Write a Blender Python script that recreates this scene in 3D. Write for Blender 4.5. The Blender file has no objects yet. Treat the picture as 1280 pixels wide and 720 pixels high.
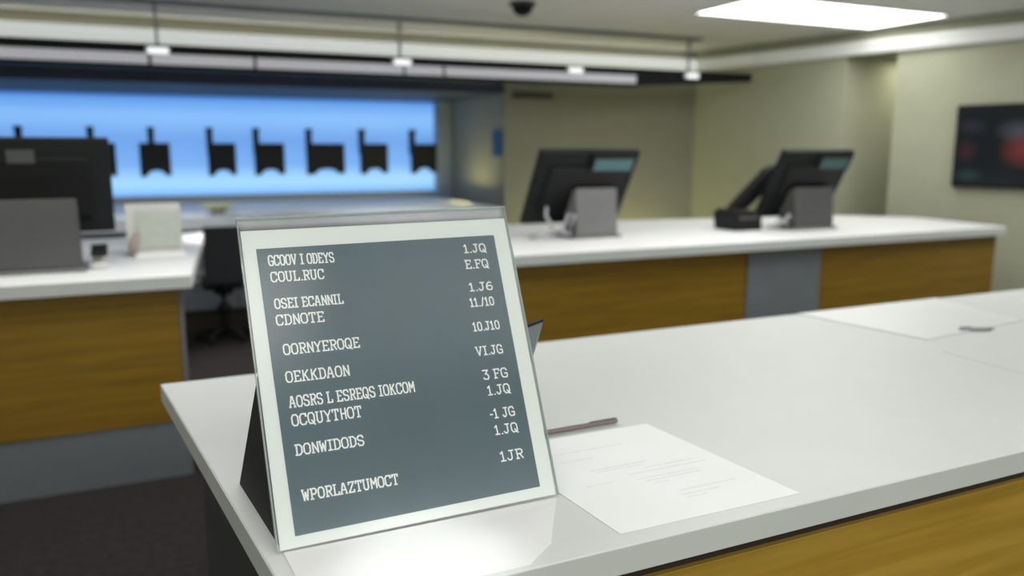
import bpy, bmesh, math, random
from mathutils import Vector, Matrix
random.seed(7)
C = bpy.context.scene.collection
R = math.radians

# ------------------------------------------------------------------ materials
def nt(name):
    m = bpy.data.materials.new(name); m.use_nodes = True
    t = m.node_tree; b = t.nodes.get('Principled BSDF')
    return m, t, b

def plain(name, col, rough=.5, metal=0, bump=0, bscale=200, var=.06, vscale=6, spec=.5):
    m, t, b = nt(name)
    b.inputs['Roughness'].default_value = rough; b.inputs['Metallic'].default_value = metal
    b.inputs['Specular IOR Level'].default_value = spec
    tc = t.nodes.new('ShaderNodeTexCoord')
    n = t.nodes.new('ShaderNodeTexNoise'); n.inputs['Scale'].default_value = vscale; n.inputs['Detail'].default_value = 4
    t.links.new(tc.outputs['Object'], n.inputs['Vector'])
    r = t.nodes.new('ShaderNodeValToRGB')
    r.color_ramp.elements[0].position = .3; r.color_ramp.elements[1].position = .7
    r.color_ramp.elements[0].color = [c*(1-var) for c in col]+[1]
    r.color_ramp.elements[1].color = [min(1, c*(1+var)) for c in col]+[1]
    t.links.new(n.outputs['Fac'], r.inputs['Fac']); t.links.new(r.outputs['Color'], b.inputs['Base Color'])
    if bump:
        n2 = t.nodes.new('ShaderNodeTexNoise'); n2.inputs['Scale'].default_value = bscale
        t.links.new(tc.outputs['Object'], n2.inputs['Vector'])
        bp = t.nodes.new('ShaderNodeBump'); bp.inputs['Strength'].default_value = bump; bp.inputs['Distance'].default_value = .002
        t.links.new(n2.outputs['Fac'], bp.inputs['Height']); t.links.new(bp.outputs['Normal'], b.inputs['Normal'])
    return m

def wood(name, c0, c1, rough=.42, stretch=(.7, 8, 16)):
    m, t, b = nt(name)
    b.inputs['Roughness'].default_value = rough
    tc = t.nodes.new('ShaderNodeTexCoord'); mp = t.nodes.new('ShaderNodeMapping')
    mp.inputs['Scale'].default_value = stretch
    t.links.new(tc.outputs['Object'], mp.inputs['Vector'])
    n = t.nodes.new('ShaderNodeTexNoise'); n.inputs['Scale'].default_value = 2.2; n.inputs['Detail'].default_value = 8
    n.inputs['Distortion'].default_value = .8
    t.links.new(mp.outputs['Vector'], n.inputs['Vector'])
    r = t.nodes.new('ShaderNodeValToRGB')
    r.color_ramp.elements[0].position = .32; r.color_ramp.elements[1].position = .68
    r.color_ramp.elements[0].color = (*c0, 1); r.color_ramp.elements[1].color = (*c1, 1)
    t.links.new(n.outputs['Fac'], r.inputs['Fac']); t.links.new(r.outputs['Color'], b.inputs['Base Color'])
    bp = t.nodes.new('ShaderNodeBump'); bp.inputs['Strength'].default_value = .08; bp.inputs['Distance'].default_value = .001
    t.links.new(n.outputs['Fac'], bp.inputs['Height']); t.links.new(bp.outputs['Normal'], b.inputs['Normal'])
    return m

def glow(name, col, strength, base=None, rough=.4):
    m, t, b = nt(name)
    b.inputs['Base Color'].default_value = (*(base or col), 1); b.inputs['Roughness'].default_value = rough
    b.inputs['Emission Color'].default_value = (*col, 1); b.inputs['Emission Strength'].default_value = strength
    return m

def acrylic(name, tint=(1, 1, 1), haze=.06, hazecol=(.9, .95, .95), refl=.8, rough=.06):
    m, t, b = nt(name); t.nodes.remove(b)
    out = t.nodes['Material Output']
    tr = t.nodes.new('ShaderNodeBsdfTransparent'); tr.inputs['Color'].default_value = (*tint, 1)
    df = t.nodes.new('ShaderNodeBsdfDiffuse'); df.inputs['Color'].default_value = (*hazecol, 1)
    gl = t.nodes.new('ShaderNodeBsdfGlossy'); gl.inputs['Roughness'].default_value = rough
    fr = t.nodes.new('ShaderNodeFresnel'); fr.inputs['IOR'].default_value = 1.45
    mul = t.nodes.new('ShaderNodeMath'); mul.operation = 'MULTIPLY'; mul.inputs[1].default_value = refl
    m1 = t.nodes.new('ShaderNodeMixShader'); m1.inputs['Fac'].default_value = haze
    m2 = t.nodes.new('ShaderNodeMixShader')
    t.links.new(tr.outputs[0], m1.inputs[1]); t.links.new(df.outputs[0], m1.inputs[2])
    t.links.new(fr.outputs[0], mul.inputs[0]); t.links.new(mul.outputs[0], m2.inputs['Fac'])
    t.links.new(m1.outputs[0], m2.inputs[1]); t.links.new(gl.outputs[0], m2.inputs[2])
    t.links.new(m2.outputs[0], out.inputs['Surface'])
    return m

def screen_picture(name):
    # a dim picture on a switched-on television: soft coloured areas on near-black (object space: Y along the wall, Z up)
    m, t, b = nt(name)
    b.inputs['Base Color'].default_value = (.004, .006, .008, 1); b.inputs['Roughness'].default_value = .25
    tc = t.nodes.new('ShaderNodeTexCoord')
    prev = None
    for (y, z, sy, sz, col, k) in ((-.13, -.24, 7, 14, (.05, .11, .11), .9), (-.10, -.04, 9, 8, (.22, .06, .08), .45),
                                   (-.13, .16, 7, 12, (.07, .07, .12), .8), (-.55, -.03, 5, 6, (.55, .08, .07), .8),
                                   (-.50, .12, 5, 9, (.25, .25, .32), .6), (-.95, .0, 6, 6, (.15, .17, .25), .8)):
        mp = t.nodes.new('ShaderNodeMapping'); mp.inputs['Location'].default_value = (0, -y*sy, -z*sz); mp.inputs['Scale'].default_value = (0, sy, sz)
        t.links.new(tc.outputs['Object'], mp.inputs['Vector'])
        g = t.nodes.new('ShaderNodeTexGradient'); g.gradient_type = 'SPHERICAL'
        t.links.new(mp.outputs['Vector'], g.inputs['Vector'])
        mx = t.nodes.new('ShaderNodeMix'); mx.data_type = 'RGBA'; mx.blend_type = 'MIX'
        sc = t.nodes.new('ShaderNodeMath'); sc.operation = 'MULTIPLY'; sc.inputs[1].default_value = k
        t.links.new(g.outputs['Fac'], sc.inputs[0]); t.links.new(sc.outputs[0], mx.inputs['Factor'])
        if prev: t.links.new(prev, mx.inputs['A'])
        else: mx.inputs['A'].default_value = (.007, .010, .013, 1)
        mx.inputs['B'].default_value = (*col, 1)
        prev = mx.outputs['Result']
    t.links.new(prev, b.inputs['Emission Color']); b.inputs['Emission Strength'].default_value = .35
    return m

M = dict(
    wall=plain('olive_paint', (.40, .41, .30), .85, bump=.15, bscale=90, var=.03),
    wall_shaded=plain('olive_paint_shaded', (.27, .27, .21), .85, bump=.15, bscale=90, var=.03),  # olive wall paint darkened, the back wall's shade put into its colour
    recess=plain('recess_paint', (.30, .295, .26), .8, var=.04),
    soffit=plain('soffit_black', (.03, .045, .085), .6, var=.1),  # black with a blue tint standing in for the panel's light
    ceil=plain('ceiling_paint', (.86, .86, .85), .9, bump=.1, bscale=60, var=.03),
    trim=plain('white_trim', (.86, .87, .86), .45, var=.02),
    glowtrim_soft=glow('soft_trim_glow', (.95, 1, .97), .10, (.74, .75, .73)),  # weaker emission, brightness painted into the right wall trim
    glowtrim=glow('trim_glow', (.95, 1, .97), .44, (.82, .83, .82)),  # emission paints brightness into plain white trim that is no lamp
    floor=plain('dark_carpet', (.024, .0215, .021), .95, spec=.08, bump=.6, bscale=400, var=.2, vscale=30),
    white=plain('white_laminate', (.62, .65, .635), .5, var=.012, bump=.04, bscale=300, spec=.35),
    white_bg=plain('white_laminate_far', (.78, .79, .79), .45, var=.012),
    lip=plain('white_laminate_edge', (.52, .555, .54), .45, var=.02),
    cab=plain('cabinet_grey', (.145, .165, .182), .5, var=.05),
    cab_dark=plain('cabinet_dark', (.045, .048, .05), .55, var=.06),
    gap=plain('shadow_gap_brown', (.02, .012, .008), .7),
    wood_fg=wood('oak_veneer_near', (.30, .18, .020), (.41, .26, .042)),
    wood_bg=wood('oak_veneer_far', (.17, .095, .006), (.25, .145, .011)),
    black=plain('black_plastic', (.006, .007, .007), .55, bump=.1, bscale=500, spec=.25),
    black_matt=plain('black_card', (.008, .008, .008), .8),
    screen_back=plain('dark_plastic', (.010, .0125, .0125), .6, spec=.2, bump=.08, bscale=500),
    stand=plain('grey_plastic', (.062, .062, .063), .5, bump=.08, bscale=400),
    stand_lt=plain('mid_grey_plastic', (.145, .145, .148), .5, bump=.08, bscale=400),
    metal=plain('brushed_metal', (.5, .5, .52), .35, metal=.9),
    railgrey=plain('rail_grey', (.34, .34, .37), .45),
    paper=plain('white_paper', (.84, .865, .86), .7, var=.01),
    paper_hi=plain('sign_paper', (.70, .76, .735), .55, var=.015),
    lip_paper=plain('leaflet_paper', (.76, .79, .78), .35, var=.01),
    ink=plain('faint_ink', (.68, .71, .715), .8),
    slate=plain('slate_print', (.044, .090, .114), .55, var=.05, vscale=9, spec=.15),
    letter=plain('white_print', (.80, .84, .83), .6, var=.01),
    pen=plain('pen_brown', (.20, .155, .15), .35),
    pen_grey=plain('pen_grey', (.30, .32, .33), .35),
    teal=glow('teal_display', (.03, .10, .105), .8, (.01, .03, .03)),
    teal_dim=glow('teal_display_dim', (.012, .05, .045), .7, (.01, .03, .03)),
    cyan_label=glow('cyan_readout', (.05, .13, .14), .7, (.01, .03, .03)),
    diffuser=glow('light_diffuser', (1, 1, .97), 5, (.9, .9, .9)),
    led=glow('led_white', (.95, 1, 1), .9, (.8, .8, .8)),
    cove=glow('warm_led', (1, .94, .80), 2.0, (.8, .8, .7)),
    lens=glow('rail_lens', (.55, .55, .60), .42, (.5, .5, .54)),
    bluesign=plain('blue_sign', (.015, .07, .20), .5),
    pale=plain('pale_laminate', (.74, .78, .85), .6),
    card=plain('pale_card', (.53, .53, .515), .6),
    card_print=plain('pale_green_print', (.41, .44, .40), .7, var=.06, vscale=25),
    taupe=plain('taupe_plastic', (.35, .28, .26), .6),
    yellowish=plain('pale_yellow', (.62, .62, .34), .5),
    cap_grey=plain('pedestal_grey', (.36, .36, .34), .5),
    fabric=plain('charcoal_fabric', (.020, .023, .026), .9, bump=.4, bscale=350),
    clear=acrylic('clear_acrylic', haze=.022, rough=.22, refl=.55),
    clear_edge=acrylic('acrylic_edge', tint=(.8, .9, .88), haze=.35, hazecol=(.75, .86, .83)),
    foot=acrylic('acrylic_foot', haze=.80, hazecol=(.97, .98, .98), refl=.6, rough=.12),  # white haze paints the glare onto the clear foot
    pastel=plain('pale_pillar', (.28, .34, .44), .35),
    tv=screen_picture('tv_picture'),
)

def edge_lit(name):
    m, t, b = nt(name)
    b.inputs['Base Color'].default_value = (.08, .14, .22, 1); b.inputs['Roughness'].default_value = .5
    tc = t.nodes.new('ShaderNodeTexCoord'); sp = t.nodes.new('ShaderNodeSeparateXYZ')
    mr = t.nodes.new('ShaderNodeMapRange'); mr.inputs['From Min'].default_value = 1.03; mr.inputs['From Max'].default_value = 2.06
    r = t.nodes.new('ShaderNodeValToRGB'); r.color_ramp.interpolation = 'EASE'  # bright and dim bands painted into the emission instead of edge lamps
    e = r.color_ramp.elements
    e[0].position = 0; e[0].color = (.20, .46, .90, 1); e[1].position = 1; e[1].color = (.06, .20, .60, 1)
    for p, c in ((.12, (.36, .68, 1.0)), (.35, (.17, .40, .86)), (.55, (.15, .36, .82)), (.80, (.24, .52, .98)), (.93, (.16, .40, .90))):
        x = e.new(p); x.color = (*c, 1)
    t.links.new(tc.outputs['Object'], sp.inputs[0]); t.links.new(sp.outputs['Z'], mr.inputs['Value'])
    t.links.new(mr.outputs[0], r.inputs['Fac']); t.links.new(r.outputs['Color'], b.inputs['Emission Color'])
    b.inputs['Emission Strength'].default_value = .95
    return m
M['bluepanel'] = edge_lit('backlit_blue')

# ------------------------------------------------------------------ geometry helpers
def B(): return bmesh.new()
def add_box(bm, x0, x1, y0, y1, z0, z1, bev=0, seg=2):
    r = bmesh.ops.create_cube(bm, size=1)
    for v in r['verts']:
        v.co = Vector(((x0+x1)/2+v.co.x*(x1-x0), (y0+y1)/2+v.co.y*(y1-y0), (z0+z1)/2+v.co.z*(z1-z0)))
    if bev:
        es = list({e for v in r['verts'] for e in v.link_edges})
        bmesh.ops.bevel(bm, geom=es, offset=bev, segments=seg, profile=.5, affect='EDGES')
    return bm
def add_prism(bm, pts, axis, a0, a1, bev=0):
    """extrude a polygon of 2-D points along axis ('x': pts are y,z ; 'y': x,z ; 'z': x,y)"""
    def mk(p, a):
        return {'x': (a, p[0], p[1]), 'y': (p[0], a, p[1]), 'z': (p[0], p[1], a)}[axis]
    lo = [bm.verts.new(mk(p, a0)) for p in pts]; hi = [bm.verts.new(mk(p, a1)) for p in pts]
    n = len(pts); fs = [bm.faces.new(lo), bm.faces.new(hi[::-1])]
    for i in range(n): fs.append(bm.faces.new((lo[i], hi[i], hi[(i+1) % n], lo[(i+1) % n])))
    bmesh.ops.recalc_face_normals(bm, faces=fs)
    if bev:
        es = list({e for v in lo+hi for e in v.link_edges})
        bmesh.ops.bevel(bm, geom=es, offset=bev, segments=2, profile=.5, affect='EDGES')
    return bm
def add_hull(bm, pts):
    vs = [bm.verts.new(p) for p in pts]
    bmesh.ops.convex_hull(bm, input=vs)
    return bm
def add_quad(bm, pts):
    bm.faces.new([bm.verts.new(p) for p in pts]); return bm
def add_tube(bm, pts, r, n=10):
    pts = [Vector(p) for p in pts]; rings = []
    rs = r if isinstance(r, (list, tuple)) else [r]*len(pts)
    for i, p in enumerate(pts):
        d = (pts[min(i+1, len(pts)-1)]-pts[max(i-1, 0)]).normalized()
        u = d.orthogonal().normalized() if i == 0 else (u - d*u.dot(d)).normalized()
        w = d.cross(u)
        rings.append([bm.verts.new(p+(u*math.cos(2*math.pi*k/n)+w*math.sin(2*math.pi*k/n))*rs[i]) for k in range(n)])
    for a, b in zip(rings, rings[1:]):
        for k in range(n): bm.faces.new((a[k], a[(k+1) % n], b[(k+1) % n], b[k]))
    bm.faces.new(rings[0][::-1]); bm.faces.new(rings[-1])
    return bm
def add_lathe(bm, prof, cx, cy, n=32):
    rings = [[bm.verts.new((cx+r*math.cos(2*math.pi*k/n), cy+r*math.sin(2*math.pi*k/n), z)) for k in range(n)] for r, z in prof]
    for a, b in zip(rings, rings[1:]):
        for k in range(n): bm.faces.new((a[k], a[(k+1) % n], b[(k+1) % n], b[k]))
    bm.faces.new(rings[0][::-1]); bm.faces.new(rings[-1])
    return bm
def off(bm, v):
    bmesh.ops.translate(bm, verts=bm.verts, vec=v); return bm
def rot(bm, ang, axis, cent):
    bmesh.ops.rotate(bm, verts=bm.verts, cent=cent, matrix=Matrix.Rotation(ang, 3, axis)); return bm

def obj(name, bm, mat, parent=None, smooth=False, base=True):
    """link a mesh written in world coordinates; a child is re-expressed relative to its thing's base"""
    if parent is not None and base:
        o = parent; loc = Vector()
        while o: loc += o.location; o = o.parent
        off(bm, -loc)
    me = bpy.data.meshes.new(name); bm.normal_update(); bm.to_mesh(me); bm.free()
    me.materials.append(mat if not isinstance(mat, str) else M[mat])
    if smooth:
        for p in me.polygons: p.use_smooth = True
    o = bpy.data.objects.new(name, me); C.objects.link(o)
    if parent is not None: o.parent = parent
    return o
def thing(name, label, cat, loc=(0, 0, 0), group=None):
    o = bpy.data.objects.new(name, None); C.objects.link(o); o.location = loc
    o.empty_display_size = .05
    return tag(o, label, cat, group)
def tag(o, label, cat, group=None):
    o['label'] = label; o['category'] = cat
    if group: o['group'] = group
    return o
def struct(name, bm, mat):
    o = obj(name, bm, mat); o['kind'] = 'structure'; return o

# ------------------------------------------------------------------ the room
RW = lambda y: 6.554-(y-4.375)*.654/3.325        # x of the slightly skewed right wall
CZ = 2.60
struct('floor', add_box(B(), -3.2, 9.2, -3.2, 9.6, -.1, 0), 'floor')
struct('ceiling', add_box(B(), -3.2, 9.2, -3.2, 9.6, CZ, CZ+.1), 'ceil')
struct('wall_left', add_box(B(), -3.1, -3.0, -3.1, 9.5, 0, CZ), 'wall')
struct('wall_front', add_box(B(), -3.0, 9.0, -3.1, -3.0, 0, CZ), 'wall')
# back wall with the wide recess opening
bm = B()
add_box(bm, 3.52, RW(7.7)+.12, 7.7, 7.8, 0, CZ)
add_box(bm, -3.0, 3.52, 7.7, 7.8, 2.215, CZ)
add_box(bm, -3.0, -1.7, 7.7, 7.8, 0, 2.215)
struct('wall_back', bm, 'wall_shaded')
# recess: sides, rear, black soffit
bm = B()
add_box(bm, 3.52, 3.6, 7.8, 9.4, 0, 2.20)
add_box(bm, -1.8, -1.7, 7.8, 9.4, 0, 2.20)
add_box(bm, -1.8, 3.6, 9.35, 9.45, 0, 2.20)
struct('wall_recess', bm, 'recess')
struct('ceiling_recess', add_box(B(), -1.70, 3.52, 7.69, 9.35, 2.065, 2.213), 'soffit')
# right wall: far piece, near piece, alcove between, header above
def wallseg(bm, y0, y1, z0, z1, t=.12, ext=0):
    return add_prism(bm, [(RW(y0), y0), (RW(y1), y1), (RW(y1)+t, y1), (RW(y0)+t, y0)], 'z', z0, z1)
bm = B()
wallseg(bm, 5.88, 7.7, 0, CZ); wallseg(bm, -3.0, 5.39, 0, CZ); wallseg(bm, 5.39, 5.88, 2.38, CZ)
struct('wall_right', bm, 'wall')
bm = B()
add_box(bm, RW(5.88)+.12, 8.0, 5.88, 6.0, 0, CZ); add_box(bm, RW(5.39)+.12, 8.0, 5.27, 5.39, 0, CZ)
add_box(bm, 8.0, 8.1, 5.27, 6.0, 0, CZ); add_box(bm, RW(5.88)+.12, 8.0, 5.39, 5.88, 2.38, 2.45)
struct('wall_alcove', bm, 'wall')
# crown trim: profile swept along back wall and right wall
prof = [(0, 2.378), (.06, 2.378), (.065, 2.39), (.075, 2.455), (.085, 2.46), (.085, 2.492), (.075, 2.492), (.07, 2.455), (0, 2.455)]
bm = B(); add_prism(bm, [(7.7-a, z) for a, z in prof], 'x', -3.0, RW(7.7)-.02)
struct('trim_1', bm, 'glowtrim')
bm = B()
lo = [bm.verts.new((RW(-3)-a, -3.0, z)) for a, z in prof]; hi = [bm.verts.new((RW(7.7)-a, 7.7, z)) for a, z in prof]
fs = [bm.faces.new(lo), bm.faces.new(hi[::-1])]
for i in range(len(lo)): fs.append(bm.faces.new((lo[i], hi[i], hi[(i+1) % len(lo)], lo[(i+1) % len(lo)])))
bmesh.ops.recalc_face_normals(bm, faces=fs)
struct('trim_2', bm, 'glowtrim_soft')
# dark slot let into the ceiling above the rail
struct('trim_3', add_box(B(), -3.0, 5.30, 6.82, 6.97, 2.585, 2.60), 'cab')
# baseboards
struct('baseboard_back', add_box(B(), 3.52, RW(7.7), 7.685, 7.70, 0, .1), 'cab_dark')
# blue glowing panel in the recess and the pale end strip beside it
struct('trim_4', add_box(B(), 3.335, 3.515, 9.20, 9.35, 0, 2.065), 'pastel')
p = obj('backlit_panel', add_box(B(), -1.695, 3.33, 9.30, 9.345, 1.03, 2.06), 'bluepanel')
tag(p, 'long glowing blue panel filling the back of the wall recess', 'panel')

# ------------------------------------------------------------------ foreground counter
TZ = .95
top_pts = [(.152, .905), (3.9, .905), (3.9, 2.06), (.04, 2.06)]
t = thing('countertop', 'white laminate countertop in the foreground carrying the slate price sign', 'countertop', (2, 1.5, .908))
bm = B(); add_prism(bm, top_pts, 'z', .908, TZ, .0015); obj('top_surface', bm, 'white', t)
bm = B()
add_prism(bm, [(.1525, .9030), (3.9, .9030), (3.9, .9049), (.1525, .9049)], 'z', .9085, .9485)
add_prism(bm, [(.1505, .904), (.1525, .904), (.0402, 2.06), (.0382, 2.06)], 'z', .9085, .9485)
obj('edge_band', bm, 'lip', t)
t = thing('counter_base', 'oak fronted base under the white foreground countertop', 'counter', (2, 1.5, 0))
bm = B(); add_prism(bm, [(.26, .955), (3.85, .955), (3.85, 2.01), (.115, 2.01)], 'z', .0, .90); obj('carcass', bm, 'cab_dark', t)
obj('top_batten', add_box(B(), .27, 3.85, .965, 2.0, .90, .908), 'gap', t)
obj('gap_shade', add_box(B(), .262, 3.85, .935, .954, .878, .906), 'gap', t)  # near-black strip painting in the shade below the lip
obj('front_panel', add_box(B(), .262, 3.85, .925, .954, .10, .878, .001), 'wood_fg', t)
obj('toe_kick', add_box(B(), .30, 3.85, .945, .954, 0, .09), 'gap', t)

# ------------------------------------------------------------------ left background counter
FY = 3.93
t = thing('countertop', 'white countertop behind on the left, under the black terminal', 'countertop', (-1, 4.9, .885))
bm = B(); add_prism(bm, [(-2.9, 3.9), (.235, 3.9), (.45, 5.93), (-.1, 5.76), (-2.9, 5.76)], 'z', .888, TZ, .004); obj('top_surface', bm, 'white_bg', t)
bm = B(); add_box(bm, -2.9, .232, 3.895, 3.899, .890, .945); obj('edge_band', bm, 'lip', t)
t = thing('counter_base', 'oak panelled counter base on the left with grey plinth', 'counter', (-1, 4.9, 0))
bm = B(); add_prism(bm, [(-2.88, FY+.02), (.188, FY+.02), (.188, 5.72), (-2.88, 5.72)], 'z', 0, .888); obj('carcass', bm, 'cab', t)
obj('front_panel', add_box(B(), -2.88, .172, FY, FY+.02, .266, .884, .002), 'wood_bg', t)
obj('edge_strip', add_box(B(), .174, .195, FY, FY+.02, .266, .888, .002), 'stand_lt', t)
obj('plinth', add_box(B(), -2.88, .19, FY+.004, FY+.02, 0, .264), 'cab', t)

# ------------------------------------------------------------------ right background counter
t = thing('countertop', 'white countertop behind on the right, carrying two tilted terminals', 'countertop', (3.6, 4.6, .885))
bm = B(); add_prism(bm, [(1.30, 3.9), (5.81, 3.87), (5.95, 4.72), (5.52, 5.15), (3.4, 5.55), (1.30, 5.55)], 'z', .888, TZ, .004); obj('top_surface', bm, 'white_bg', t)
bm = B(); add_prism(bm, [(1.30, 3.895), (5.81, 3.865), (5.81, 3.869), (1.30, 3.899)], 'z', .890, .945); obj('edge_band', bm, 'lip', t)
t = thing('counter_base', 'counter base on the right with two oak panels and a grey one between', 'counter', (3.6, 4.6, 0))
bm = B(); add_prism(bm, [(1.38, FY+.02), (5.80, FY+.02), (5.90, 4.7), (5.44, 5.05), (3.38, 5.45), (1.38, 5.45)], 'z', 0, .888); obj('carcass', bm, 'cab', t)
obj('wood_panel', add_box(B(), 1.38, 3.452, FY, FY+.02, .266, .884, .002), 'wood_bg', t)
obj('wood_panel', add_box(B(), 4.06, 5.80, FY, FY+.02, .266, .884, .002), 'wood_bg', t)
o = obj('grey_panel', add_box(B(), 3.456, 4.056, FY-.012, FY+.02, .02, .888, .002), 'cab', t); o['label'] = 'blue grey panel between the oak panels'
obj('plinth', add_box(B(), 1.38, 5.80, FY+.004, FY+.02, 0, .264), 'cab', t)

# ------------------------------------------------------------------ back counter under the blue panel
t = thing('countertop', 'pale countertop below the glowing blue panel', 'countertop', (.8, 8.3, .84))
bm = B(); add_box(bm, -1.68, 3.32, 7.32, 9.28, .84, TZ, .006); obj('top_surface', bm, 'pale', t)
t = thing('counter_base', 'dark blue grey cabinet row below the blue panel', 'counter', (.8, 8.3, 0))
obj('carcass', add_box(B(), -1.66, 3.30, 7.42, 9.26, .12, .84), 'cab_dark', t)
for i in range(8):
    x = -1.64+i*.617
    d = obj('door', add_box(B(), x, x+.607, 7.40, 7.42, .14, .44, .002), 'cab', t)
    obj('handle', add_tube(B(), [(x+.2, 7.385, .40), (x+.4, 7.385, .40)], .007), 'metal', d)
    obj('drawer', add_box(B(), x, x+.607, 7.40, 7.42, .50, .82, .002), 'cab', t)
obj('rail', add_box(B(), -1.66, 3.30, 7.385, 7.42, .45, .49), 'railgrey', t)
obj('toe_kick', add_box(B(), -1.66, 3.30, 7.46, 9.2, 0, .12), 'gap', t)

# ------------------------------------------------------------------ the price sign
T = R(31); OX, OY, OZ = .156, 1.087, .9535
def S(u, v, w=0):      # sign plane to world; w = towards the viewer
    return Vector((OX+u, OY+v*math.sin(T)-w*math.cos(T), OZ+v*math.cos(T)+w*math.sin(T)))
def slab(bm, quad, w0, w1):
    vs = [bm.verts.new(S(u, v, w)) for w in (w0, w1) for u, v in quad]
    fs = [bm.faces.new(vs[:4][::-1]), bm.faces.new(vs[4:])]
    for i in range(4): fs.append(bm.faces.new((vs[i], vs[(i+1) % 4], vs[4+(i+1) % 4], vs[4+i])))
    bmesh.ops.recalc_face_normals(bm, faces=fs); return bm
sign = thing('price_sign', 'slate grey price list in a clear acrylic holder on a black easel', 'sign', (.37, 1.2, .95))
sheet = obj('insert_sheet', slab(B(), [(.000, .001), (.431, .004), (.457, .496), (0, .491)], -.0015, 0), 'paper_hi', sign)
pan = obj('printed_panel', slab(B(), [(.0222, .0165), (.4075, .0200), (.4289, .4640), (.0201, .4590)], 0, .0004), 'slate', sheet)
# clear holder: front sheet, bright top edge, back sheet, folded foot whitened with painted-in glare
H = [(-.003, -.001), (.434, .002), (.460, .519), (-.003, .512)]
obj('acrylic_front', slab(B(), H, .0025, .0045), 'clear', sign)
obj('acrylic_back', slab(B(), H, -.0040, -.0020), 'clear', sign)
bm = B()
slab(bm, [(-.003, .510), (.4599, .517), (.460, .519), (-.003, .512)], -.0041, .0046)
slab(bm, [(-.0045, -.001), (-.003, -.001), (-.003, .512), (-.0045, .512)], -.0041, .0046)
slab(bm, [(.434, .002), (.4355, .002), (.4615, .519), (.460, .519)], -.0041, .0046)
obj('acrylic_edge', bm, 'clear_edge', sign)
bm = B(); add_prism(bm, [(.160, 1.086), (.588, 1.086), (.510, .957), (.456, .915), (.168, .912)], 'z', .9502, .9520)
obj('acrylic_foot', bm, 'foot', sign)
# black easel behind
def tri(bm, a, b, c, th):
    a, b, c = map(Vector, (a, b, c)); n = (b-a).cross(c-a).normalized()*th
    return add_hull(bm, [a, b, c, a+n, b+n, c+n])
es = obj('easel', B(), 'black_matt', sign)
bm = B()
ap = S(.004, .258, -.006); fb = S(.004, .005, -.006)
tri(bm, ap, (.139, 1.362, .9505), (fb.x+.002, fb.y+.012, .9505), .004)
obj('easel_side', bm, 'black_matt', sign)
bm = B()
a1 = S(.43, .258, -.008)
add_hull(bm, [(.141, 1.358, .9505), (.141, 1.362, .9505), (.60, 1.362, .9505), (.60, 1.358, .9505), (ap.x+.002, ap.y+.004, ap.z), (a1.x, a1.y+.004, a1.z), (ap.x+.002, ap.y+.008, ap.z), (a1.x, a1.y+.008, a1.z)])
obj('easel_back', bm, 'black_matt', sign)
bpy.data.objects.remove(es)
bm = B()
q = [S(.40, .275, -.006), (.672, 1.300, 1.191), (.640, 1.30, 1.09), S(.40, .16, -.006)]
q = [Vector(p) for p in q]
add_hull(bm, [p for p in q]+[p+Vector((0, .004, 0)) for p in q])
wing = obj('easel_wing', bm, 'cab', sign)
bm = B(); add_hull(bm, [q[0]+Vector((0, -.001, 0)), q[1]+Vector((0, -.001, 0)), q[0]+Vector((0, .006, .0)), q[1]+Vector((0, .006, 0)), q[0]+Vector((0, -.001, .005)), q[1]+Vector((0, -.001, .005)), q[0]+Vector((0, .006, .005)), q[1]+Vector((0, .006, .005))])
obj('wing_edge', bm, 'black_matt', wing)

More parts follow.
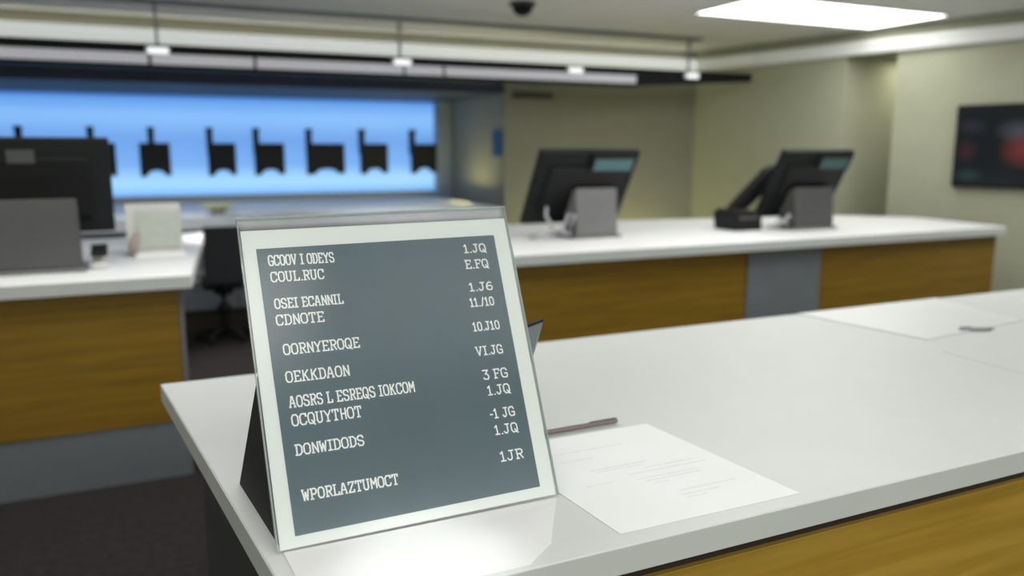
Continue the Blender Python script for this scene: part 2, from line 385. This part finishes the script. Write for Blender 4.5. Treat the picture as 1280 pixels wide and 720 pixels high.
# lettering on the printed panel
G = {  # condensed slab letters as strokes on a 4 x 6 grid
 'A': ['0,0 1.6,6 2.4,6 4,0', '.8,2.2 3.2,2.2', '-.3,0 .7,0', '3.3,0 4.3,0'], 'C': ['4,4.6 3.2,6 1,6 0,4.8 0,1.2 1,0 3.2,0 4,1.3', '4,4.4 4,6'],
 'D': ['.6,0 .6,6', '-.2,6 2.6,6 4,4.6 4,1.4 2.6,0 -.2,0'], 'E': ['.7,0 .7,6', '-.1,6 4,6 4,4.9', '.7,3.1 3,3.1', '-.1,0 4,0 4,1.1'],
 'F': ['.8,0 .8,6', '0,6 4,6 4,4.8', '.8,3.1 3,3.1', '0,0 1.9,0'], 'G': ['4,4.6 3.2,6 1,6 0,4.8 0,1.2 1,0 3.4,0 4,.8 4,2.6 2.3,2.6'],
 'H': ['.5,0 .5,6', '3.5,0 3.5,6', '.5,3 3.5,3'], 'I': ['1.2,0 1.2,6', '0,6 2.4,6', '0,0 2.4,0'], 'J': ['2.6,6 2.6,1.2 1.8,0 .7,0 0,1.2', '1.3,6 3.8,6'],
 'K': ['.6,0 .6,6', '3.8,6 .8,2.6', '1.7,3.5 3.8,0', '-.2,0 1.3,0', '3.1,0 4.3,0'], 'L': ['.8,0 .8,6', '0,6 1.7,6', '0,0 3.9,0 3.9,1.4'],
 'M': ['.3,0 .3,6 2.2,2.4 4.1,6 4.1,0'], 'N': ['.4,0 .4,6 3.7,0 3.7,6', '-.2,0 1,0'], 'O': ['1,0 0,1.3 0,4.7 1,6 3,6 4,4.7 4,1.3 3,0 1,0'],
 'P': ['.7,0 .7,6', '0,6 3,6 4,5.2 4,3.6 3,2.8 .7,2.8', '0,0 1.7,0'], 'Q': ['1,0 0,1.3 0,4.7 1,6 3,6 4,4.7 4,1.3 3,0 1,0', '2.2,1.8 4.2,-.7'],
 'R': ['.7,0 .7,6', '0,6 3,6 3.9,5.2 3.9,3.8 3,3 .7,3', '2.2,3 3.9,0', '0,0 1.5,0'], 'S': ['3.9,4.7 3.1,6 .9,6 .1,5 .1,4 1,3.2 3,2.8 3.9,2 3.9,1 3.1,0 .9,0 .1,1.3'],
 'T': ['2,0 2,6', '0,4.8 0,6 4,6 4,4.8', '1.1,0 2.9,0'], 'U': ['.4,6 .4,1.2 1.2,0 2.8,0 3.6,1.2 3.6,6', '-.2,6 1,6', '3,6 4.2,6'],
 'V': ['0,6 2,0 4,6', '-.4,6 .7,6', '3.3,6 4.4,6'], 'W': ['0,6 1,0 2.1,4.6 3.2,0 4.2,6', '-.4,6 .6,6'], 'Y': ['0,6 2,2.8 4,6', '2,2.8 2,0', '1.1,0 2.9,0'],
 'Z': ['.1,4.8 .1,6 3.9,6 .1,0 3.9,0 3.9,1.2'], '0': ['1,0 .2,1.3 .2,4.7 1,6 2.8,6 3.6,4.7 3.6,1.3 2.8,0 1,0'], '1': ['.1,4.9 1.3,6 1.3,0', '0,0 2.6,0'],
 '3': ['.1,6 3.6,6 1.8,3.5 3.1,3.1 3.7,2 3.7,1 2.9,0 .9,0 .1,1'], '6': ['3.4,5.5 2.4,6 .9,5.2 .1,3 .1,1 1,0 2.8,0 3.6,1 3.6,2.4 2.8,3.3 .3,3'],
 '.': ['.3,0 .6,0'], '/': ['.2,-.3 2.4,6.2'], '-': ['0,2.6 1.6,2.6'], ' ': []}
def lettering(s, u, v, width, height, parent, mat='letter', name='lettering'):
    segs = []; x = 0
    for ch in s:
        mx = 0
        for pl in G[ch]:
            pts = [tuple(map(float, q.split(','))) for q in pl.split()]
            mx = max(mx, max(q[0] for q in pts))
            for a, b in zip(pts, pts[1:]): segs.append(((x+a[0], a[1]), (x+b[0], b[1])))
        x += (mx if G[ch] else 1.2)+1.5
    tot = x-1.5; sx = width/tot; sy = height/6; hw = .00115
    bm = bmesh.new()
    for k, (a, b) in enumerate(segs):
        A = Vector((u+a[0]*sx, v+a[1]*sy)); Bv = Vector((u+b[0]*sx, v+b[1]*sy))
        d = (Bv-A).normalized(); n = Vector((-d.y, d.x))*hw; d = d*hw*.8
        w = .0007+.00001*(k % 3)
        vs = [bm.verts.new(S(p.x, p.y, w)) for p in (A-d-n, Bv+d-n, Bv+d+n, A-d+n)]
        bm.faces.new(vs)
    bmesh.ops.recalc_face_normals(bm, faces=bm.faces)
    return obj(name, bm, mat, parent)
LINES = [('GCOOV I ODEYS', .0368, .4297, .1019, .0165), ('COUL.RUC', .0372, .4020, .0813, .0156), ('OSEI ECANNIL', .0375, .3573, .105, .0152),
         ('CDNOTE', .0366, .3300, .0715, .0156), ('OORNYEROQE', .0411, .2821, .1155, .0156), ('OEKKDAON', .0392, .2387, .0945, .0158),
         ('AOSRS L ESREQS IOKCOM', .0393, .2000, .1924, .0160), ('OCQUYTHOT', .0392, .1721, .1031, .0160), ('DONWIDODS', .0389, .1286, .0997, .0148),
         ('WPORLAZTUMOCT', .0398, .0629, .1407, .0145),
         ('1.JQ', .3671, .4330, .0400, .0145), ('E.FQ', .3635, .4030, .0415, .0150), ('1.J6', .3619, .3612, .0410, .0140), ('11./10', .3569, .3330, .0425, .0142),
         ('10.J10', .3528, .2895, .0468, .0142), ('VI.JG', .3492, .2466, .0462, .0142), ('3 FG', .3519, .2049, .0425, .0150), ('1.JQ', .3544, .1782, .0385, .0145),
         ('-1 JG', .3497, .1394, .0420, .0145), ('1.JQ', .3520, .1127, .0390, .0142), ('1JR', .3517, .0695, .0380, .0145)]
# lettering belongs to the insert sheet: thing > sheet > panel / lettering
for i, a in enumerate(LINES):
    lettering(*a, sheet, name='menu_line' if i < 10 else 'price')

# ------------------------------------------------------------------ papers and pens on the foreground counter
def sheet_of_paper(pts, label, z0=.9503, th=.0006, mat='paper', lines=()):
    cx = sum(p[0] for p in pts)/4; cy = sum(p[1] for p in pts)/4
    t = thing('paper_sheet', label, 'paper', (cx, cy, z0))
    bm = B(); add_prism(bm, pts, 'z', z0, z0+th); obj('page', bm, mat, t)
    P = [Vector((*p, 0)) for p in pts]     # near-left, near-right, far-right, far-left
    f = lambda u, v: (P[0]*(1-u)+P[1]*u)*(1-v)+(P[3]*(1-u)+P[2]*u)*v
    for u0, u1, v, h in lines:
        # one printed line: a ragged strip whose height follows the letters
        n = int((u1-u0)/.008); top = []; bot = []
        for k in range(n+1):
            u = u0+(u1-u0)*k/n; hh = h*random.choice((.35, .6, 1, 1, .8))
            p = f(u, v-hh*.3); q = f(u, v+hh*.7)
            bot.append((p.x, p.y, z0+th+.0002)); top.append((q.x, q.y, z0+th+.0002))
        bm = B(); vb = [bm.verts.new(p) for p in bot]; vt = [bm.verts.new(p) for p in top]
        for k in range(n): bm.faces.new((vb[k], vb[k+1], vt[k+1], vt[k]))
        obj('printed_line', bm, 'ink', t)
    return t
sheet_of_paper([(.613, .938), (.955, .936), (.925, 1.328), (.585, 1.328)],
    'white printed sheet lying on the foreground counter right of the price sign',
    lines=[(.17, .66, .80, .008), (.15, .40, .70, .006), (.28, .62, .565, .008), (.28, .58, .54, .006), (.55, .88, .50, .008), (.42, .90, .46, .008), (.15, .30, .42, .006), (.42, .80, .40, .008), (.45, .78, .37, .008), (.47, .56, .34, .006), (.52, .86, .23, .008), (.50, .72, .19, .008), (.50, .62, .16, .006)])
def pen(p0, p1, r, mat, label, z):
    a = Vector((*p0, z+r)); b = Vector((*p1, z+r)); d = (b-a)
    t = thing('pen', label, 'pen', (a.x, a.y, z))
    obj('barrel', add_tube(B(), [a, a+d*.03, a+d*.86, a+d*.87], [r*.7, r, r, r*.75], 14), mat, t, True)
    obj('tip', add_tube(B(), [a+d*.87, a+d*.97, b], [r*.75, r*.3, r*.12], 12), 'stand_lt', t, True)
    s = Vector((0, 0, r*.95))
    obj('clip', add_tube(B(), [a+d*.01+s, a+d*.04+s*1.25, a+d*.32+s*1.2, a+d*.33+s], r*.28, 8), 'stand_lt', t, True)
pen((.872, 1.356), (.672, 1.352), .0052, 'pen', 'slim brown pen lying at the top of the printed sheet beside the sign', .9512)
sheet_of_paper([(2.093, 1.60), (2.62, 1.66), (2.72, 2.055), (2.034, 2.05)],
    'white leaflet at the far edge of the foreground counter, behind the grey pen', th=.004, mat='lip_paper')
sheet_of_paper([(1.99, 1.23), (2.70, 1.25), (2.72, 1.55), (2.015, 1.485)], 'blank white sheet near the right edge of the photo, in front of the grey pen', mat='white')
pen((2.29, 1.640), (2.40, 1.602), .006, 'pen_grey', 'grey pen lying near the leaflet on the right of the foreground counter', .9503)

# ------------------------------------------------------------------ point-of-sale terminals, seen from behind
def terminal(label, x0, x1, yb, yt, zb, zt, sx0, sx1, sy, sz, rear, th=.045, plate=None, base=True, standmat='stand', cables=()):
    """display slab leaning from (yb,zb) at the bottom to (yt,zt) at the top; stand sx0..sx1 with its front at sy"""
    t = thing('sales_terminal', label, 'terminal', ((sx0+sx1)/2, sy+.1, TZ))
    dv = Vector((0, yt-yb, zt-zb)); L = dv.length; ang = math.atan2(-(yt-yb), zt-zb)
    def place(bm): return off(rot(bm, ang, 'X', (0, 0, 0)), (0, yb, zb))
    d = obj('display', place(add_box(B(), x0, x1, 0, th, 0, L, .008, 3)), 'screen_back', t)
    obj('screen', place(add_box(B(), x0+.03, x1-.03, th, th+.002, .03, L-.03)), 'black', d)
    obj('back_hump', place(add_box(B(), x0+.09, x1-.09, -.018, .002, L*.18, L*.80, .008, 3)), 'black', d)
    if rear:
        r = obj('rear_readout', place(add_box(B(), x0+(x1-x0)*.5, x1-.02, -.022, .001, L*.72, L*.97, .004)), 'black', d)
        rr = obj('readout_window', place(add_box(B(), x0+(x1-x0)*.54, x1-.05, -.0235, -.022, L*.77, L*.925)), rear, r)
    if plate:
        obj('name_plate', place(add_box(B(), *plate[:2], -.0225, -.0175, *plate[2:], .001)), 'stand', d)
    # stand: foot plate, tapering pillar
    bm = B()
    add_prism(bm, [(sy, TZ+.018), (sy+.16, TZ+.018), (sy+.17, sz-.05), (sy+.02, sz)], 'x', sx0+.005, sx1, .006)
    obj('stand', bm, standmat, t)
    obj('foot', add_box(B(), sx0-.03, sx1+.02, sy-.02, sy+.24, TZ, TZ+.018, .005), 'stand_lt' if base else 'stand', t)
    # hinge joining stand and display
    zc = sz-.07; yc = yb+(yt-yb)*(zc-zb)/(zt-zb)
    obj('hinge', add_tube(B(), [((sx0+sx1)/2-.09, sy+.10, zc-.02), ((sx0+sx1)/2+.09, sy+.10, zc-.02)], .05, 16), 'black', t, True)
    for pts in cables:
        obj('cable', add_tube(B(), pts, .011, 8), 'railgrey', t, True)
    return t
terminal('black terminal seen from behind on the left counter, cut off by the photo edge', -.79, -.065, 4.36, 4.30, 1.118, 1.555, -.62, -.215, 4.20, 1.285, None, plate=(-.48, -.37, .33, .39))
terminal('tilted black terminal on the right counter, nearest to the price sign', 2.25, 2.955, 4.66, 4.385, 1.035, 1.490, 2.53, 2.835, 4.45, 1.265, 'cyan_label', standmat='stand_lt',
    cables=[[(2.54, 4.5, .985), (2.46, 4.46, .985), (2.38, 4.47, 1.02), (2.34, 4.5, 1.10), (2.36, 4.53, 1.15)],
            [(2.54, 4.52, 1.0), (2.50, 4.47, 1.04), (2.52, 4.45, 1.10), (2.47, 4.44, 1.11), (2.43, 4.45, 1.02), (2.30, 4.47, .985), (2.24, 4.52, .965)]])
terminal('tilted black terminal on the right counter, nearest to the television', 4.02, 4.665, 4.50, 4.25, 1.03, 1.490, 4.19, 4.55, 4.30, 1.245, 'teal_dim',
    cables=[[(4.20, 4.36, .985), (4.13, 4.33, 1.0), (4.08, 4.34, 1.03), (4.05, 4.36, .975)], [(4.19, 4.34, 1.02), (4.15, 4.32, 1.06), (4.11, 4.33, 1.01), (4.02, 4.36, .968)]])
# slip printer left of the far terminal
t = thing('slip_printer', 'small black slip printer against the left side of the far right terminal', 'printer', (3.9, 4.5, TZ))
bm = B(); add_prism(bm, [(3.78, TZ), (4.00, TZ), (4.00, 1.04), (3.97, 1.085), (3.80, 1.095), (3.76, 1.06)], 'y', 4.42, 4.66, .008); obj('body', bm, 'black', t)
bm = B(); add_prism(bm, [(3.87, 1.094), (3.985, 1.075), (4.27, 1.28), (4.27, 1.40), (4.19, 1.37)], 'y', 4.58, 4.66, .006); obj('lid', bm, 'black', t)
obj('tear_bar', add_box(B(), 3.80, 3.96, 4.418, 4.425, 1.03, 1.05), 'stand', t)
# card reader by the left terminal
t = thing('card_reader', 'small black and white card reader beside the left terminal', 'card reader', (-.15, 4.3, TZ))
obj('base', add_box(B(), -.18, -.11, 4.24, 4.36, TZ, .985, .008), 'card', t)
obj('cradle', add_box(B(), -.17, -.125, 4.28, 4.33, .985, 1.015, .004), 'card', t)
bm = B(); add_prism(bm, [(4.23, 1.012), (4.36, 1.03), (4.355, 1.06), (4.225, 1.04)], 'x', -.175, -.105, .006); obj('keypad', bm, 'black', t)
# table card
t = thing('table_card', 'pale card standing upright on the left counter beside the black terminal', 'card', (.12, 4.75, TZ))
bm = B(); add_prism(bm, [(4.70, .962), (4.703, .962), (4.763, 1.222), (4.760, 1.222)], 'x', -.02, .248); cd = obj('front_leaf', bm, 'card', t)
bm = B(); add_prism(bm, [(4.7005, .990), (4.701, .990), (4.7475, 1.185), (4.747, 1.185)], 'x', .03, .24); off(bm, (0, -.004, 0)); obj('print', bm, 'card_print', cd)
bm = B(); add_prism(bm, [(4.764, 1.222), (4.767, 1.222), (4.83, .952), (4.827, .952)], 'x', -.02, .248); obj('rear_leaf', bm, 'card', t)
obj('base_strip', add_box(B(), .0, .26, 4.66, 4.84, TZ, .962, .003), 'paper', t)
bm = B(); add_tube(bm, [(.0, 4.655, .967), (.01, 4.66, 1.03), (.03, 4.685, 1.07)], [.02, .02, .014], 12); o = obj('side_clip', bm, 'taupe', t, True)

# ------------------------------------------------------------------ row of black displays hung in front of the blue panel
def hung_display(xs, x0, x1, label):
    t = thing('hanging_display', label, 'display', (xs, 9.30, 1.40), 'black displays along the blue panel')
    y0, y1 = 9.19, 9.235
    bm = B()
    # casing with a rounded scoop out of the bottom edge, leaving two feet
    w = x1-x0; pts = [(x0, 1.575), (x0, 1.235), (x0+w*.16, 1.235)]
    for k in range(9):
        a = math.pi*(1-k/8); pts.append((x0+w*.52+math.cos(a)*w*.30, 1.243+math.sin(a)*.055))
    pts += [(x1-w*.10, 1.245), (x1, 1.245), (x1, 1.575)]
    add_prism(bm, pts, 'y', y0, y1); obj('casing', bm, 'black', t)
    obj('screen', add_box(B(), x0+.02, x1-.02, y0-.003, y0, 1.34, 1.555), 'black_matt', t)
    bm = B(); add_box(bm, xs-.03, xs+.03, 9.235, 9.30, 1.45, 1.73, .004); obj('wall_arm', bm, 'screen_back', t)
    obj('arm_cap', add_box(B(), xs-.035, xs+.035, 9.20, 9.30, 1.70, 1.735, .006), 'screen_back', t)
    return t
DV = [(-.915, -.98, -.70), (-.297, -.36, -.08), (.255, .135, .425), (.797, .79, 1.07), (1.285, 1.262, 1.575), (1.855, 1.815, 2.235), (2.402, 2.42, 2.735), (2.93, 3.02, 3.325)]
names = ['black display on the blue panel, partly hidden at far left behind the terminal', 'black display on the blue panel, half hidden by the right edge of the left terminal',
         'black display on the blue panel, above the pale standing card', 'black display on the blue panel, above the flared yellowish bowl',
         'black display on the blue panel, above the left top corner of the price sign', 'widest black display on the blue panel, above the middle of the price sign',
         'black display on the blue panel, second from its right end', 'black display at the right end of the blue panel']
for d, n in zip(DV, names):
    xs = max(d[0], d[1]+.03)
    hung_display(xs, d[1], d[2], n)

# ------------------------------------------------------------------ between the counters: chair and pedestal bowl
t = thing('office_chair', 'charcoal office chair standing in the gap between the counters', 'chair', (.635, 6.80, 0))
cx, cy = .635, 6.80
obj('backrest', add_box(B(), .49, .78, 6.57, 6.63, .475, .925, .025, 4), 'fabric', t)
obj('back_bar', add_tube(B(), [(cx, cy-.03, .385), (cx, cy-.15, .39), (cx, 6.60, .42), (cx, 6.60, .52)], .02), 'black', t, True)
obj('seat', add_box(B(), .48, .79, 6.66, 7.02, .42, .475, .025, 4), 'fabric', t)
obj('gas_lift', add_tube(B(), [(cx, cy, .07), (cx, cy, .26), (cx, cy, .26), (cx, cy, .42)], [.03, .03, .018, .018], 14), 'black', t)
obj('tilt_box', add_box(B(), cx-.07, cx+.07, cy-.09, cy+.09, .375, .42, .01), 'black', t)
obj('lift_collar', add_lathe(B(), [(.03, .22), (.055, .23), (.055, .28), (.03, .29)], cx, cy), 'black', t, True)
for k in range(5):
    a = 2*math.pi*k/5+.3; c, s = math.cos(a), math.sin(a)
    l = obj('leg', add_tube(B(), [(cx, cy, .09), (cx+c*.20, cy+s*.20, .06)], [.024, .015], 10), 'black', t, True)
    obj('caster', add_tube(B(), [(cx+c*.20-s*.02, cy+s*.20+c*.02, .028), (cx+c*.20+s*.02, cy+s*.20-c*.02, .028)], .028, 14), 'black', l, True)
t = thing('footed_bowl', 'flared yellowish bowl on a grey foot, on the pale counter behind the charcoal chair', 'bowl', (.70, 7.48, TZ))
obj('foot', add_lathe(B(), [(.06, TZ), (.06, TZ+.006), (.045, TZ+.015), (.06, TZ+.035), (.085, TZ+.05)], .70, 7.48), 'cap_grey', t, True)
obj('bowl', add_lathe(B(), [(.08, TZ+.048), (.115, TZ+.062), (.148, TZ+.088), (.138, TZ+.088), (.08, TZ+.066)], .70, 7.48), 'yellowish', t, True)

# ------------------------------------------------------------------ ceiling rail with lamps
RY = 6.88
t = thing('light_rail', 'long grey and black light rail hung below the ceiling at the back', 'light rail', (2, RY, 2.2))
bm = B(); add_box(bm, -2.9, 5.97, RY-.02, RY+.03, 2.222, 2.285); add_hull(bm, [(4.56, RY-.03, 2.118), (4.56, RY+.03, 2.118), (4.56, RY-.03, 2.222), (4.56, RY+.03, 2.222), (5.97, RY-.02, 2.205), (5.97, RY+.03, 2.205), (5.97, RY-.02, 2.222), (5.97, RY+.03, 2.222)])
add_box(bm, -2.9, 4.56, RY-.02, RY+.04, 2.118, 2.222); add_box(bm, -2.9, 4.56, RY-.045, RY+.06, 2.105, 2.132)
obj('housing', bm, 'black', t)
xs = [-2.9, -1.4, .22, .98, 2.2, 2.56, 4.55]
for a, b in zip(xs, xs[1:]): obj('lens', add_box(B(), a+.012, b-.012, RY-.032, RY-.019, 2.138, 2.216, .002), 'lens', t)
for x in (.279, 2.172, 5.173): obj('hanger_rod', add_box(B(), x-.010, x+.010, RY-.01, RY+.01, 2.285, 2.585), 'railgrey', t)
sp = ['small white spot lamp on the ceiling rail, above the black display near the pale card', 'small white spot lamp on the ceiling rail, above the middle of the price sign',
      'small white spot lamp on the ceiling rail, above the terminal nearest the sign', 'small white spot lamp at the right end of the ceiling rail']
for x, l in zip((.279, 2.172, 3.843, 5.173), sp):
    t = thing('spot_lamp', l, 'lamp', (x, RY-.05, 2.24), 'spot lamps on the ceiling rail')
    obj('head', add_box(B(), x-.085, x+.085, RY-.075, RY-.036, 2.205, 2.262, .008, 3), 'trim', t)
    obj('lens', add_box(B(), x-.07, x+.07, RY-.079, RY-.075, 2.21, 2.255), 'led', t)

# ceiling light panel
t = thing('ceiling_light', 'bright white rectangular light panel set in the ceiling at upper right', 'light', (5.25, 5.19, CZ))
bm = B()
x0, x1, y0, y1 = 4.25, 6.20, 4.80, 5.58
for a in ((x0-.03, x1+.03, y0-.03, y0), (x0-.03, x1+.03, y1, y1+.03), (x0-.03, x0, y0, y1), (x1, x1+.03, y0, y1)): add_box(bm, *a, CZ-.012, CZ)
obj('frame', bm, 'trim', t)
obj('diffuser', add_box(B(), x0, x1, y0, y1, CZ-.008, CZ), 'diffuser', t)
# dome camera
t = thing('dome_camera', 'black dome camera on the ceiling at the top of the photo', 'camera', (2.80, 5.79, CZ))
obj('base_ring', add_lathe(B(), [(.10, CZ), (.10, CZ-.02), (.085, CZ-.03)], 2.80, 5.79), 'cab_dark', t, True)
obj('dome', add_lathe(B(), [(.078, CZ-.025)]+[(.078*math.cos(a), CZ-.03-.07*math.sin(a)) for a in [i*math.pi/2/8 for i in range(8)]]+[(.004, CZ-.1)], 2.80, 5.79), 'black', t, True)

# television on the right wall (built flat, then turned to lie on the wall)
t = thing('television', 'wall mounted television with a dim picture on the right wall', 'television', (RW(4.81)-.004, 4.81, 1.535))
t.rotation_euler = (0, 0, math.atan2(.654, 3.325))
obj('bezel', add_box(B(), -.05, -.004, -1.20, 0, -.34, .34, .006), 'black', t, base=False)
obj('screen', add_box(B(), -.053, -.05, -1.18, -.02, -.32, .32), 'tv', t, base=False)
obj('wall_bracket', add_box(B(), -.004, .002, -.8, -.4, -.15, .15), 'stand', t, base=False)
# small blue plate and a darker bar on the walls
t = thing('wall_sign', 'small blue plate fixed to the side wall of the recess', 'sign', (3.52, 7.83, 1.57))
obj('plate', add_box(B(), 3.508, 3.52, 7.74, 7.98, 1.44, 1.70, .003), 'bluesign', t)
t = thing('wall_strip', 'thin dark strip high on the back wall under the rail', 'vent', (3.83, 7.7, 2.06))
obj('strip_bar', add_box(B(), 3.61, 4.07, 7.685, 7.70, 2.025, 2.09, .003), 'stand', t)  # slim bar, darker than the wall behind it
# cove strip lying on top of the crown trim
t = thing('cove_light', 'warm light strip lying along the top of the white ceiling trim', 'light', (1.5, 7.66, 2.455))
obj('strip', add_box(B(), -2.9, 5.75, 7.645, 7.675, 2.455, 2.467), 'cove', t)

# ------------------------------------------------------------------ lights
def area(name, loc, size, power, col=(1, 1, 1), rotx=0, roty=0, rotz=0):
    l = bpy.data.lights.new(name, 'AREA'); l.shape = 'RECTANGLE'; l.size, l.size_y = size; l.energy = power; l.color = col
    o = bpy.data.objects.new(name, l); C.objects.link(o); o.location = loc; o.rotation_euler = (R(rotx), R(roty), R(rotz)); return o
area('unseen_ceiling_lamp', (1.6, .2, 2.57), (1.8, .7), 8, (1, .99, .96))
area('unseen_ceiling_lamp', (4.4, .6, 2.57), (1.8, .7), 10, (1, .99, .96))
area('unseen_ceiling_lamp', (.1, .2, 2.57), (.9, .5), 11, (1, .99, .96))  # added out of view to brighten the counter near the sign
area('unseen_ceiling_lamp', (-1.4, .4, 2.57), (1.6, .7), 8, (1, .99, .96))
area('unseen_ceiling_lamp', (.6, 3.4, 2.57), (1.8, .7), 40, (1, .99, .96))  # this row is added out of view to brighten the background counters
area('unseen_ceiling_lamp', (3.4, 3.4, 2.57), (1.8, .7), 42, (1, .99, .96))
area('unseen_ceiling_lamp', (-1.8, 3.4, 2.57), (1.2, .7), 24, (1, .99, .96))
area('unseen_ceiling_lamp', (5.9, 2.6, 2.57), (1.2, .7), 30, (1, .99, .96))
area('unseen_ceiling_lamp', (1.2, -1.8, 2.57), (2.4, .9), 75, (1, .99, .96))
area('unseen_ceiling_lamp', (4.2, -1.6, 2.57), (1.8, .7), 50, (1, .99, .96))
area('unseen_ceiling_lamp', (-1.6, -1.6, 2.57), (1.6, .7), 40, (1, .99, .96))
area('alcove_fill', (7.2, 5.63, 2.36), (.8, .25), 5, (1, .97, .80))  # added unseen light that lifts the dark alcove
l = bpy.data.lights.new('counter_glare_spot', 'SPOT'); l.energy = 60; l.spot_size = R(10.5); l.spot_blend = .9; l.shadow_soft_size = .03; l.color = (.97, .99, 1)  # added unseen spot, makes the bright glare at the sign foot
o = bpy.data.objects.new('counter_glare_spot', l); C.objects.link(o); o.location = (.10, .35, 2.56)
o.rotation_euler = (Vector((.33, .965, .95))-o.location).to_track_quat('-Z', 'Y').to_euler()
l = bpy.data.lights.new('aisle_fill_spot', 'SPOT'); l.energy = 320; l.spot_size = R(48); l.spot_blend = .8; l.shadow_soft_size = 0; l.color = (1, .95, .93)  # added unseen spot brightening the floor between the counters
o = bpy.data.objects.new('aisle_fill_spot', l); C.objects.link(o); o.location = (.85, 5.3, 2.56); o.rotation_euler = (R(8), 0, 0)
for x in (.279, 2.172):
    l = bpy.data.lights.new('rail_spot', 'SPOT'); l.energy = 38; l.spot_size = R(95); l.spot_blend = .8; l.shadow_soft_size = 0; l.color = (.97, .98, 1)
    o = bpy.data.objects.new('rail_spot', l); C.objects.link(o); o.location = (x, 6.97, 2.095); o.rotation_euler = (R(42), 0, 0)
# warm strip behind the counters washing the back wall
area('wall_wash', (4.6, 7.3, .25), (2.0, .08), 9, (1, .93, .45), rotx=160)
area('wall_wash', (3.3, 8.3, .97), (.08, .6), 5.0, (1, .9, .35), roty=150)

w = bpy.data.worlds.new('World'); bpy.context.scene.world = w; w.use_nodes = True
w.node_tree.nodes['Background'].inputs[0].default_value = (.5, .52, .55, 1)
w.node_tree.nodes['Background'].inputs[1].default_value = .05

# ------------------------------------------------------------------ camera
cd = bpy.data.cameras.new('camera'); cam = bpy.data.objects.new('camera', cd); C.objects.link(cam)
cam.location = (0, 0, 1.5); cam.rotation_euler = (R(90)-math.atan(172/1020), 0, R(-25.1))
cd.sensor_width = 36; cd.lens = 1020/1280*36; cd.clip_start = .05
cd.dof.use_dof = True; cd.dof.focus_distance = 1.27; cd.dof.aperture_fstop = 2.1
bpy.context.scene.camera = cam
sc = bpy.context.scene
sc.view_settings.view_transform = 'Standard'; sc.view_settings.look = 'None'; sc.view_settings.exposure = 0
